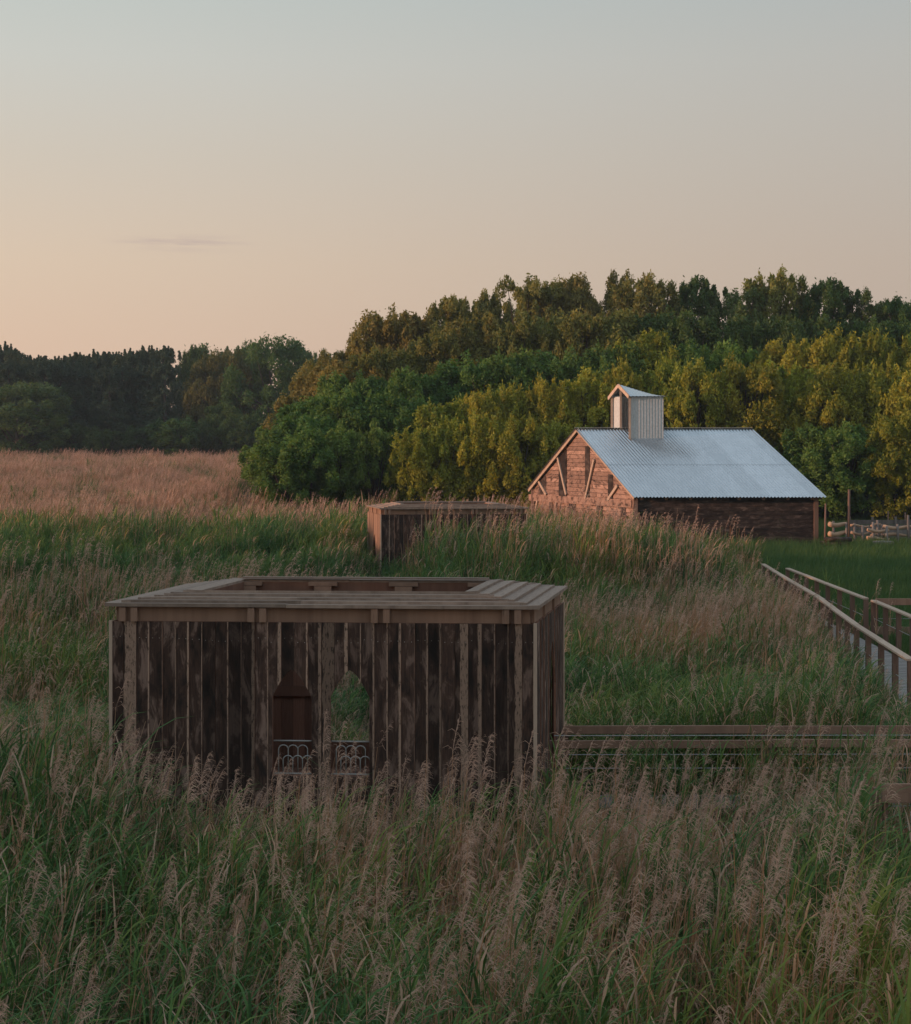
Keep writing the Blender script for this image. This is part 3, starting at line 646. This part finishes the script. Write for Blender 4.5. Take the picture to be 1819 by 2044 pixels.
def proto(kind, seed):
    rng = np.random.default_rng(seed); limbs = []
    def shell(K, lo, hi, w, zc, zr, zlo=.06):
        c = []; lump = rng.normal(size=(9, 3)); lump /= np.linalg.norm(lump, axis=1)[:, None]; amp = rng.uniform(-.25, .35, 9)
        while len(c) < K:
            p = rng.normal(size=3); p /= np.linalg.norm(p); g = 1+float((amp*np.clip(lump@p-.55, 0, 1)/.45).sum()); p = p*rng.uniform(lo, hi)*g
            z = zc+zr*p[2]
            if z > zlo: c.append((p[0]*w, p[1]*w, z))
        c = np.array(c); q = np.quantile(c[:, 2], .93); c[:, 2] *= .93/q; hi_ = c[:, 2] > .93; c[hi_, 2] = .91+.07*rng.random(hi_.sum())
        c[hi_, :2] *= .8; return c
    if kind == 'bush':                              # dense crown reaching nearly to the ground
        c = shell(150, .55, 1.05, .345, .52, .42); r = .028+.062*rng.random(len(c))**1.5
        me = leafmesh('crown', c*7, r*7, 200, .115, .3, rng, LEAF, .5, 1.45, .42); tops = c[np.argsort(-c[:, 2])][:14]
    elif kind == 'shoot':                           # upright feathery shoots
        c = shell(150, .60, 1.05, .345, .50, .42); r = .024+.034*rng.random(len(c))
        me = leafmesh('crown', c*7, r*7, 190, .11, .3, rng, LEAF, .8, 2.3, .45); tops = c[:14]
    elif kind == 'airy':
        c = shell(125, .45, 1.05, .38, .58, .40, .12); r = .026+.036*rng.random(len(c))
        me = leafmesh('crown', c*7, r*7, 190, .105, .3, rng, LEAF, .5, 1.4, .42); tops = c[:34]
    elif kind == 'dome':
        c = shell(150, .82, 1.0, .39, .5, .47); r = .05+.03*rng.random(len(c))
        me = leafmesh('crown', c*7, r*7, 200, .10, .25, rng, LEAF, .4, 1.2, .6); tops = c[:14]
    else:                                           # pine: whorls of boughs, a spray of thin candles at the tip
        c = []; r = []
        for z in np.arange(.10, .95, .032):
            w = .165*(1-z)**.5+.006
            for _ in range(int(5+10*(1-z))):
                t = rng.uniform(0, 6.283); q = w*rng.uniform(.4, 1.15); c.append((q*math.cos(t), q*math.sin(t), z+.10*q+.012*rng.normal())); r.append(.016+.024*(1-z))
        for k in range(22):
            t = rng.uniform(0, 6.283); q = rng.uniform(0, .12) if k else 0; zt = .965-.35*q+.022*rng.normal() if k else .98
            for m in range(4): c.append((q*math.cos(t)+.002*rng.normal(), q*math.sin(t), zt-.018*m)); r.append(.0048+.003*m)
        c = np.array(c); r = np.array(r)
        me = leafmesh('crown', c*7, r*7, 170, .04, .0, rng, NEEDLE, 1.2, 1.5, .2); tops = c[-1:]
    H = 7
    if kind == 'pine': limbs = [([(0, 0, -.6), (0, 0, 3), (0, 0, 6.6)], [.13, .09, .02])]
    else:
        limbs = [([(0, 0, -.6), (.05, .02, 1.2), (.02, .05, 3.0), (0, 0, 4.6)], [.16, .13, .09, .03])]
        for p in tops:
            z0 = rng.uniform(.8, 3.2); m = np.array(p)*H
            limbs.append(([(0.03, .02, z0), (m[0]*.5, m[1]*.5, z0*.45+m[2]*.55), tuple(m)], [.06, .04, .012]))
    return me, trunkmesh('trunk', limbs)
PROTO = {k: [proto(k, s*17+i*5+3) for s in range(n)] for i, (k, n) in enumerate((('bush', 3), ('shoot', 3), ('airy', 3), ('dome', 2), ('pine', 3)))}
def tree(kind, var, x, y, ztop, width, color, label, name='tree', group=None, rot=None, zb=None):
    g = float(gz(x, y)) if zb is None else zb; h = max(2.0, ztop-g); me, tr = PROTO[kind][var % len(PROTO[kind])]
    root = empty(name, (x, y, g), label, 'tree', group)
    w = width/(7*(.36 if kind == 'pine' else .78)); root.scale = (w, w, h/6.9); root.rotation_euler.z = random.uniform(0, 6.28) if rot is None else rot
    for nm, d in (('trunk', tr), ('crown', me)):
        o = bpy.data.objects.new(nm, d); COL.objects.link(o); o.parent = root
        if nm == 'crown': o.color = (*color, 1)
    return root
BINS = [(572, "at the wood's left tip"), (625, "inside the wood's left tip"), (685, 'a little left of the far hut'), (755, "above the far hut's sunlit corner"),
        (825, "above the far hut's left half"), (895, "above the far hut's middle"), (965, "above the far hut's right half"), (1035, "above the gap left of the barn"),
        (1100, 'just left of the barn gable peak'), (1165, "straight above the gable peak"), (1235, 'straight above the metal cupola'), (1305, 'just right of the metal cupola'),
        (1385, 'above the middle of the metal roof'), (1470, "above the barn ridge's right end"), (1560, "above the barn roof's right edge"), (1640, 'above the right barn corner'),
        (1705, 'above the tall slim pole'), (1775, 'above the crooked logs'), (1835, 'cut by the right picture edge')]
def prof(x, pts): return float(np.interp(x, [p[0] for p in pts], [p[1] for p in pts]))
GRN = (.98, 1.22, .95); DRK = (.68, .82, .78); SUNYEL = (2.55, 1.80, .80); OLV = (1.75, 1.25, 1.1); BRN = (1.95, 1.20, 1.2); GRY = (1.25, 1.10, 1.25); LGR = (1.15, 1.30, .9)  # the yellow one has warm low sunlight painted into the leaf colour
rows = [
 # phrase, Y, profile, from x, width m, function x -> (kind, colour, words)
 ('on the skyline', 123.5, [(600, 738), (650, 712), (700, 690), (755, 646), (825, 626), (895, 594), (965, 590), (1035, 570), (1100, 575), (1165, 560), (1235, 548), (1305, 568), (1385, 572), (1470, 584), (1560, 548), (1640, 566), (1705, 590), (1775, 606), (1840, 600)], 600, 5.2,
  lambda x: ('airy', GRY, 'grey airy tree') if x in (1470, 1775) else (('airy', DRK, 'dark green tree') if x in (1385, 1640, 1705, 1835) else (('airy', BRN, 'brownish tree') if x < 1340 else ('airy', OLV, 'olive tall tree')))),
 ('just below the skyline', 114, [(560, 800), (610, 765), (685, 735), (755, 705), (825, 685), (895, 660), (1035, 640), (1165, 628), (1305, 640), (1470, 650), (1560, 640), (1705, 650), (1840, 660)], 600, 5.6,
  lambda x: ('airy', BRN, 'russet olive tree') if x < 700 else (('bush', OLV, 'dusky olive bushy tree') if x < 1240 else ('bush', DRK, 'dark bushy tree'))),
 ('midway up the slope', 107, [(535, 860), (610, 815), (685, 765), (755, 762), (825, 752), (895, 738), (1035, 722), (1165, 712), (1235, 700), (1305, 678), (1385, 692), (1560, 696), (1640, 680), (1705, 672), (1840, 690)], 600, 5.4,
  lambda x: ('bush', GRN, 'fresh green bushy tree') if x < 1260 else (('bush', LGR, 'light green rounded tree') if x in (1385, 1470) else ('shoot', SUNYEL, 'yellow green sunlit leafy tree'))),
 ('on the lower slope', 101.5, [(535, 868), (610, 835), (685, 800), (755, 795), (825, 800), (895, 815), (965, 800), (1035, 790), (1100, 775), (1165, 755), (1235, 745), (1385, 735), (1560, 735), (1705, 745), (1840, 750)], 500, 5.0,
  lambda x: ('bush', GRN, 'green bushy tree') if x < 880 else ('shoot', SUNYEL, 'golden lit leafy tree')),
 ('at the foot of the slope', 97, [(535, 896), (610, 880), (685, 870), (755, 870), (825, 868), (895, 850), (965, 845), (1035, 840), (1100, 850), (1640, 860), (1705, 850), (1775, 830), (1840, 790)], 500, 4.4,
  lambda x: ('bush', LGR, 'leafy green shrub') if x < 800 else (('shoot', SUNYEL, 'low golden sunlit shrub') if x < 1640 or x > 1720 else ('bush', GRN, 'shaded green shrub'))),
]
for ri, (phrase, Y, pr, x0, w, fn) in enumerate(rows):
    for bi, (bx, bl) in enumerate(BINS):
        if bx < x0 or (ri == 4 and 1110 < bx < 1600): continue
        jx = random.uniform(-14, 14); yy = Y+random.uniform(-1.5, 1.5); kind, colr, words = fn(bx)
        if kind == 'shoot' and random.random() < .5 or kind == 'airy' and colr is not GRY and random.random() < .45: kind = 'bush'
        top = prof(bx, pr)+random.uniform(-9, 9)
        p = P(bx+jx, top, yy); cv = random.uniform(.85, 1.15)
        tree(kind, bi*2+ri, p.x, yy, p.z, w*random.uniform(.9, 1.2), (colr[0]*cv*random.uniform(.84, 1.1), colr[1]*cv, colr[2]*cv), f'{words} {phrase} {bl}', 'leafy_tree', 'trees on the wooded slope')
# far wood on the left
PINEL = 'dark pine with upright candle tips in the dense row along the left horizon'
for i, x in enumerate(np.arange(-45, 345, 19.5)):
    yt = prof(x, [(-60, 690), (5, 690), (40, 706), (90, 712), (180, 706), (215, 692), (250, 706), (300, 688), (325, 690), (350, 712)])+random.uniform(-8, 8)
    Y = 226+random.uniform(-4, 4); p = P(x+random.uniform(-4, 4), yt, Y); tree('pine', i, p.x, Y, p.z, random.uniform(6.5, 8), (1, 1, 1), PINEL, 'pine_tree', 'pines of the far plantation')
for i, x in enumerate(np.arange(-38, 345, 26)):
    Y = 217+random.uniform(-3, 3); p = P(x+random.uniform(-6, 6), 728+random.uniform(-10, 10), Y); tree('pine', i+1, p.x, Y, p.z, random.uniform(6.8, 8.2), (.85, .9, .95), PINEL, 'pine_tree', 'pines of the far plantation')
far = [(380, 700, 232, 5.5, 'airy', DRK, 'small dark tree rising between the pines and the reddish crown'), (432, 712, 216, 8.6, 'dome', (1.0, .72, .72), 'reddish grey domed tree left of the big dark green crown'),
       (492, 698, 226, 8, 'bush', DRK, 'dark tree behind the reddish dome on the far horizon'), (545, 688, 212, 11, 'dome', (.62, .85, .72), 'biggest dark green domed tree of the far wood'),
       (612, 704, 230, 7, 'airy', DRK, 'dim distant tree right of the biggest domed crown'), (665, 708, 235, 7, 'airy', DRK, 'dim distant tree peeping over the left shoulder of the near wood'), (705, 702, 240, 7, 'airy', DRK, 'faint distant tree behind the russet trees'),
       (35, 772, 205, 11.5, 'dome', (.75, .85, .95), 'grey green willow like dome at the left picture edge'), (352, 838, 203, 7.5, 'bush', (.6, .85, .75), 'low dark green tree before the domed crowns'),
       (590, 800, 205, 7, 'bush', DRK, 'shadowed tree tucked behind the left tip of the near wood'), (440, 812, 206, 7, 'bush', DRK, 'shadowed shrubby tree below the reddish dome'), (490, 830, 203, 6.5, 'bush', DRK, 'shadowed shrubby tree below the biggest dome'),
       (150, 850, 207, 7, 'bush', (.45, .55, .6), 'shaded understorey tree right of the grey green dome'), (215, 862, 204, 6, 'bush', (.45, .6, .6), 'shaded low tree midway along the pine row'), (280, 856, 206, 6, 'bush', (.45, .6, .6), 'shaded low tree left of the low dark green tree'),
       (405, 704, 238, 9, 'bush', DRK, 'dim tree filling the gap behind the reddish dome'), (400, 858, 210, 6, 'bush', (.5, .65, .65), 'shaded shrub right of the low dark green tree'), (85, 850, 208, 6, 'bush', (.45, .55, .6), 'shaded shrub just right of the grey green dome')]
for i, (x, yt, Y, w, k, c, lb) in enumerate(far):
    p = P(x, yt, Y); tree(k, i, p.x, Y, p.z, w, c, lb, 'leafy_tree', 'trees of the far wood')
# unseen tall row added beyond the left frame edge to shade the near reed bed
for i, Y in enumerate(np.arange(-22, 51, 4.6)):
    tree('bush', i, -34+random.uniform(-3, 3), Y, random.uniform(9, 11.5) if Y < 42 else random.uniform(5.6, 6.6), 7.5, GRN, 'tall bushy unseen tree added to shade the reed bed from the left', 'leafy_tree', 'added shade trees left of the reed bed')

# ------------------------------------------------------------------ reeds
SRC = bpy.data.collections.new('reed_sources')
def strip(V, Fc, Mi, Rn, pts, widths, side, mi, rn):
    n = len(V)
    for p, w in zip(pts, widths): V.append(p-side*w/2); V.append(p+side*w/2)
    for i in range(len(pts)-1): Fc.append((n+2*i, n+2*i+1, n+2*i+3, n+2*i+2)); Mi.append(mi); Rn.append(rn)
def plant(V, Fc, Mi, Rn, rg, base, kind, h, wf=1.0, nl=9, strands=42, plume_p=.55):
    """One reed, h tall, leaning with the wind (towards +x). wf widens blades of far plants."""
    lean = max(-.06, rg.gauss(.06, .085)); ly = rg.uniform(-.08, .08)
    def st(t): return base+Vector((lean*h*t*t+.05*h*t*math.sin(ly*20), ly*h*t, h*t*(1-.08*lean*t)))
    smi = 1 if kind == 'dry' else 0; a0 = rg.uniform(0, 6.28); side = Vector((math.cos(a0), math.sin(a0), 0))
    hs = .98 if kind == 'dry' else .82
    ts = [0, .3, .6, hs]; strip(V, Fc, Mi, Rn, [st(t) for t in ts], [.010*wf, .009*wf, .007*wf, .004*wf], side, smi, rg.random())
    strip(V, Fc, Mi, Rn, [st(t)+Vector((0.001, 0, 0)) for t in ts], [.010*wf, .009*wf, .007*wf, .004*wf], Vector((-side.y, side.x, 0)), smi, rg.random())
    n = nl if kind == 'green' else max(2, nl//3)
    for i in range(n):
        t = rg.uniform(.18, .80) if kind == 'green' else rg.uniform(.15, .75); b = st(t); L = rg.uniform(.34, .62)*(1 if kind == 'green' else .7)*min(1.25, h/1.5)
        az = rg.uniform(0, 6.28); d = Vector((math.cos(az)+.55, math.sin(az)*.8, 0)); d = d/max(.3, d.length); el = rg.uniform(.95, 1.38); droop = rg.uniform(.25, 1.35)
        pts = [b]; q = b.copy(); e = el
        for s in range(4):
            q = q+(d*math.cos(e)+Vector((0, 0, math.sin(e))))*(L/4); pts.append(q.copy()); e -= droop*.36
        sd = Vector((-d.y, d.x, 0)).normalized()*.9+Vector((0, 0, rg.uniform(-.3, .3))); sd.normalize(); w = rg.uniform(.011, .020)*wf
        dry = kind == 'dry' or rg.random() < .07
        strip(V, Fc, Mi, Rn, pts, [w*.5, w, w*.85, w*.5, .001], sd, 1 if dry else 0, rg.random())
    if kind == 'dry' and rg.random() < plume_p:
        L = rg.uniform(.20, .38); b = st(.97); pts = []; e = rg.uniform(1.15, 1.45); q = b.copy(); dr = Vector((1, rg.uniform(-.35, .35), 0)).normalized(); dq = rg.uniform(.1, 1.0)*rg.random()
        for s in range(7):
            pts.append(q.copy()); q = q+(dr*math.cos(e)+Vector((0, 0, math.sin(e))))*(L/6); e -= dq/6*(.5+s*.25)
        strip(V, Fc, Mi, Rn, pts, [.006*wf]*6+[.002], Vector((0, 1, 0)), 2, rg.random())
        for i in range(strands):
            t = rg.random()**.85; k = min(5, int(t*6)); p = pts[k].lerp(pts[k+1], t*6-k); l = L*rg.uniform(.22, .46)*(1.05-.6*t); az = rg.gauss(0, .9)
            d = Vector((math.cos(az), math.sin(az)*.9, 0)); e = rg.uniform(.35, 1.0); p1 = p+(d*math.cos(e)+Vector((0, 0, math.sin(e))))*l*.5; e -= rg.uniform(.7, 1.6); p2 = p1+(d*math.cos(e)+Vector((0, 0, math.sin(e))))*l*.5
            w = rg.uniform(.003, .0055)*wf; strip(V, Fc, Mi, Rn, [p, p1, p2], [w*.6, w, w*.5], Vector((rg.uniform(-1, 1), rg.uniform(-1, 1), rg.uniform(-1, 1))).normalized(), 2, rg.random())
def source(name, mats, fn):
    V, Fc, Mi, Rn = [], [], [], []; fn(V, Fc, Mi, Rn)
    me = bpy.data.meshes.new(name); me.from_pydata(V, [], Fc)
    for m in mats: me.materials.append(m)
    me.polygons.foreach_set('material_index', Mi); a = me.attributes.new('rn', 'FLOAT', 'FACE'); a.data.foreach_set('value', np.array(Rn, np.float32))
    o = bpy.data.objects.new(name, me); SRC.objects.link(o)
RM = [GREENBLADE, DRYBLADE, PLUME]; O = Vector((0, 0, 0))
def clump(kind, seed, n, rad, wf, nl, st, pp=.5):
    def fn(V, Fc, Mi, Rn):
        rg = random.Random(seed)
        for _ in range(n):
            a = rg.uniform(0, 6.28); q = rad*math.sqrt(rg.random()); plant(V, Fc, Mi, Rn, rg, Vector((q*math.cos(a), q*math.sin(a), 0)), kind, 1.5*rg.uniform(.78, 1.15), wf, nl, st, pp)
    return fn
NV = 6; ND = 10
for i in range(NV): source(f's{i:02d}', RM, clump('green', 100+i, 1, 0, 1.0, 11, 0))
for i in range(ND): source(f's{NV+i:02d}', RM, clump('dry', 200+i, 1, 0, 1.0, 10, (26, 44, 60)[i % 3], 1 if i in (1, 5, 9) else 0))
for i in range(4): source(f's{NV+ND+i:02d}', RM, clump('green', 300+i, 6, .30, 1.3, 9, 0))
for i in range(4): source(f's{NV+ND+4+i:02d}', RM, clump('dry', 400+i, 7, .30, 1.5, 7, 22, .36))
for i in range(3): source(f's{NV+ND+8+i:02d}', RM, clump('green', 500+i, 16, .75, 2.2, 6, 0))
for i in range(3): source(f's{NV+ND+11+i:02d}', RM, clump('dry', 600+i, 18, .75, 2.6, 4, 12))
def turf(seed):
    def fn(V, Fc, Mi, Rn):
        rg = random.Random(seed)
        for _ in range(90):
            a = rg.uniform(0, 6.28); q = .42*math.sqrt(rg.random()); b = Vector((q*math.cos(a), q*math.sin(a), 0)); h = rg.uniform(.22, .5); az = rg.uniform(0, 6.28); d = Vector((math.cos(az)+.4, math.sin(az), 0)); l = rg.uniform(.1, .5)*h
            strip(V, Fc, Mi, Rn, [b, b+d*l*.3+Vector((0, 0, h*.55)), b+d*l+Vector((0, 0, h))], [.014, .012, .001], Vector((-d.y, d.x, 0)).normalized(), 0, rg.random())
    return fn
for i in range(3): source(f's{NV+ND+14+i:02d}', [MEADOW], turf(700+i))
IDX = dict(gn=(0, NV), dn=(NV, ND), gm=(NV+ND, 4), dm=(NV+ND+4, 4), gf=(NV+ND+8, 3), df=(NV+ND+11, 3), tf=(NV+ND+14, 3))

def gauss(x, y, cx, cy, rx, ry): return np.exp(-((x-cx)/rx)**2-((y-cy)/ry)**2)
def path_l(y): return np.interp(y, [p[1] for p in main_l], [p[0] for p in main_l])
def path_r(y): return np.interp(y, [p[1] for p in main_r], [p[0] for p in main_r])
def reed_ok(x, y):
    ok = np.ones_like(x, bool)
    u = x-(-4.36+(y-21.1)*.18); ok &= ~((u > -.12) & (u < 5.5+.0*y) & (y > 20.66) & (y < 24.2))               # near hut
    ok &= ~((x > -2.9+(59-y)*.2) & (x < 2.7+(59-y)*.2) & (y > 58.8) & (y < 63.2))                             # far hut
    ok &= ~((y > 20) & (y < 57.5) & (x > path_l(y)-.12) & (x < path_r(y)+.1))                                # main boardwalk
    ok &= ~((x > 1.3) & (y > 22.4) & (y < 23.6) & (x < 8)); ok &= ~((x > 5.65) & (x < 9) & (y > 19.4) & (y < 23.6))
    ok &= ~((y > 76.5) & (x > 8.0-(y-78)*.309) & (y < 95) & (x > 3))                                         # barn
    ok &= ~((x > -11.2) & (y > 94)); ok &= ~((x > -15) & (y > 104)); ok &= y < 222
    return ok
def meadow_area(x, y): return ((x > path_r(np.minimum(y, 56))+.15) & (y > 25)) | ((x > 10.6+.4*vnoise(x, y, 3, 9)) & (y > 50)) | ((y > 64) & (x > 8.6))
def height(x, y):
    h = 1.45+.5*(vnoise(x, y, 3.5, 1)-.5)+.75*(vnoise(x, y, 1.3, 2)-.5)
    h = h+2.35*np.maximum.reduce([gauss(x, y, 1.0, 54, 1.7, 3), 1.1*gauss(x, y, -.3, 55.5, 1.1, 2.2), gauss(x, y, 4.2, 54.5, 3.0, 3.4), .9*gauss(x, y, 7.4, 53.5, 1.8, 3.2)])   # tall stand before the barn
    h = h-.6*gauss(x, y, -2.6, 57, 1.0, 3)-.75*gauss(x, y, -2.4, 50, 2.2, 4)                # low gap before the far hut's side wall
    h = h+.35*gauss(x, y, -8, 40, 7, 4)-.6*gauss(x, y, -8, 29, 5.5, 4.0)-.6*gauss(x, y, 2, 45.5, 6, 2.6)
    h = h-.32*gauss(x, y, -1.7, 18.9, 3.6, 2.3)+.45*gauss(x, y, -5.2, 18, 1.6, 2.2)-.4*gauss(x, y, 3.9, 27.5, 3, 3)-.25*gauss(x, y, 3.6, 20, 2.6, 2.2)
    h = h+.25*gauss(x, y, 3.9, 17.5, .7, 1.6)-.65*gauss(x, y, 5.2, 18.2, .8, 1.8)+ss(-2.5, -5, x)*(.55*gauss(x, y, x, 64, 9, 7)-.55*gauss(x, y, x, 50, 9, 4.5))
    h = h-.85*gauss(x, y, -1.8, 27, 2.8, 4)
    d = path_l(y)-x; near = (d > -.3) & (y > 23.7) & (y < 58)
    h = np.where(near, np.minimum(h, np.where(y > 35, .85, .55)+.55*np.clip(d, 0, 3)), h)
    return np.clip(h, .45, 4.0)
def dryness(x, y):
    n = vnoise(x, y, 3.0, 5)*.55+vnoise(x, y, 1.0, 6)*.45
    d = np.interp(y, [9, 12, 18, 20, 24, 34, 38, 44, 48, 70, 78, 88, 140, 222], [.50, .57, .62, .52, .18, .14, .48, .42, .05, .02, .42, .74, .82, .77])
    d = d-.38*ss(2.4, 4.4, x)*ss(21, 17, y)-.26*ss(-2.2, -4.2, x)*ss(23, 17, y)-.32*ss(1.7, 3.4, x)*ss(16.5, 13.5, y)-.15*ss(-1.2, -2.6, x)*ss(14, 11, y)+.16*gauss(x, y, .8, 16.5, 2.4, 3.2)
    d = d+.35*gauss(x, y, 5.5, 37, 3.0, 4)*ss(28, 33, y)+.40*gauss(x, y, 7.0, 51, 2.2, 3.5)+.25*gauss(x, y, 4, 56, 5, 2)
    return np.clip(d+np.interp(y, [30, 46, 68, 80], [1.2, .6, .6, 1.1])*(n-.5), .015, .95)
def scatter(name, bands, rng, label, want):
    PT, RO, SC, IX, TI = [], [], [], [], []
    for (y0, y1, dens, kg, kd, sc0) in bands:
        n = int((y1*y1-y0*y0)*.29*dens); y = np.sqrt(rng.uniform(y0*y0, y1*y1, n)); x = rng.uniform(-.29, .29, n)*y+rng.normal(0, .3, n)
        ok = reed_ok(x, y); md = meadow_area(x, y)
        if want == 'meadow': ok = (md & ~((y > 20) & (y < 57.5) & (x > path_l(y)-.12) & (x < path_r(y)+.1)) & ~((y > 76.5) & (y < 95) & (x > 8-(y-78)*.309) & (x < 17.3-(y-78)*.309)) & (y < 99))
        else: ok &= ~md
        if want != 'meadow' and y1 <= 30: ok &= vnoise(x, y, .8, 21)*.6+vnoise(x, y, .35, 22)*.4 > .40        # stands grow in tufts with dark hollows between
        x, y = x[ok], y[ok]; n = len(x); h = height(x, y); dp = dryness(x, y)
        if want == 'meadow':
            pick = np.ones(n, bool); k = IDX['tf']; s = rng.uniform(.7, 1.5, n)
            zs = s
        else:
            isdry = rng.random(n) < dp; pick = isdry if want == 'dry' else ~isdry; k = IDX[kd if want == 'dry' else kg]
            zs = h/1.5*rng.uniform(.62, 1.14, n)*(1.06 if want == 'dry' else 1.0); s = np.sqrt(zs)*rng.uniform(.9, 1.15, n)
        x, y, s, zs, dp = x[pick], y[pick], s[pick], zs[pick], dp[pick]; n = len(x)
        PT.append(np.stack([x, y, gz(x, y)-.03], 1)); RO.append(np.stack([rng.normal(0, .05, n), rng.normal(.03, .06, n), rng.normal(0, .45, n)], 1))
        SC.append(np.stack([s, s, zs], 1)); IX.append(k[0]+rng.integers(0, k[1], n)); TI.append(np.clip(.62*vnoise(x, y, 2.3, 8)+.38*rng.random(n)+(.12 if want == 'dry' else 0)+.45*gauss(x, y, 3.0, 12.0, 1.8, 2.2)-.25*gauss(x, y, -4, 15, 1.5, 3), 0, 1))
    PT = np.concatenate(PT); me = bpy.data.meshes.new(name); me.vertices.add(len(PT)); me.vertices.foreach_set('co', PT.astype(np.float32).ravel())
    for nm, ty, dat, key in (('rot', 'FLOAT_VECTOR', np.concatenate(RO), 'vector'), ('scl', 'FLOAT_VECTOR', np.concatenate(SC), 'vector'), ('idx', 'INT', np.concatenate(IX), 'value'), ('tint', 'FLOAT', np.concatenate(TI), 'value')):
        a = me.attributes.new(nm, ty, 'POINT'); a.data.foreach_set(key, dat.astype(np.int32 if ty == 'INT' else np.float32).ravel())
    o = bpy.data.objects.new(name, me); COL.objects.link(o); o['kind'] = 'stuff'; o['label'] = label
    md = o.modifiers.new('scatter', 'NODES'); ng = bpy.data.node_groups.new('scatter_'+name, 'GeometryNodeTree'); md.node_group = ng
    ng.interface.new_socket('Geometry', in_out='INPUT', socket_type='NodeSocketGeometry'); ng.interface.new_socket('Geometry', in_out='OUTPUT', socket_type='NodeSocketGeometry')
    N = ng.nodes.new; L = ng.links.new; gi = N('NodeGroupInput'); go = N('NodeGroupOutput'); ip = N('GeometryNodeInstanceOnPoints')
    ci = N('GeometryNodeCollectionInfo'); ci.inputs['Collection'].default_value = SRC; ci.inputs['Separate Children'].default_value = True; ci.inputs['Reset Children'].default_value = True
    def na(nm, ty): a = N('GeometryNodeInputNamedAttribute'); a.data_type = ty; a.inputs['Name'].default_value = nm; return a.outputs['Attribute']
    L(gi.outputs[0], ip.inputs['Points']); L(ci.outputs[0], ip.inputs['Instance']); ip.inputs['Pick Instance'].default_value = True
    L(na('idx', 'INT'), ip.inputs['Instance Index']); L(na('rot', 'FLOAT_VECTOR'), ip.inputs['Rotation']); L(na('scl', 'FLOAT_VECTOR'), ip.inputs['Scale']); L(ip.outputs[0], go.inputs[0])
    print(name, len(PT)); return o
BANDS = [(8.5, 30, 112, 'gn', 'dn', 1), (30, 64, 10, 'gm', 'dm', 1), (64, 222, 1.5, 'gf', 'df', 1)]
scatter('green_reeds', BANDS, np.random.default_rng(5), 'leafy green reeds filling the marsh around the huts', 'green')
scatter('dry_reeds', BANDS, np.random.default_rng(6), 'dry tan reeds with feathery plumes bending in the wind', 'dry')
scatter('meadow_grass', [(24, 60, 9, 0, 0, 1), (60, 100, 5, 0, 0, 1)], np.random.default_rng(7), 'short green meadow grass right of the boardwalk and before the barn', 'meadow')

# ------------------------------------------------------------------ evening haze
def haze():
    bm = bmesh.new(); bmesh.ops.create_cube(bm, size=1); me = bpy.data.meshes.new('haze'); bm.to_mesh(me); bm.free()
    o = bpy.data.objects.new('haze', me); COL.objects.link(o); o.location = (0, 140, 11.5); o.scale = (360, 420, 28); o['kind'] = 'stuff'
    o['label'] = 'thin evening haze over the reed bed and the far wood'
    m = bpy.data.materials.new('haze'); m.use_nodes = True; nt = m.node_tree; nt.nodes.clear()
    out = nt.nodes.new('ShaderNodeOutputMaterial'); pv = nt.nodes.new('ShaderNodeVolumePrincipled')
    pv.inputs['Color'].default_value = (.72, .87, 1, 1); pv.inputs['Density'].default_value = .00024; pv.inputs['Anisotropy'].default_value = .1
    nt.links.new(pv.outputs[0], out.inputs['Volume']); me.materials.append(m)
haze()
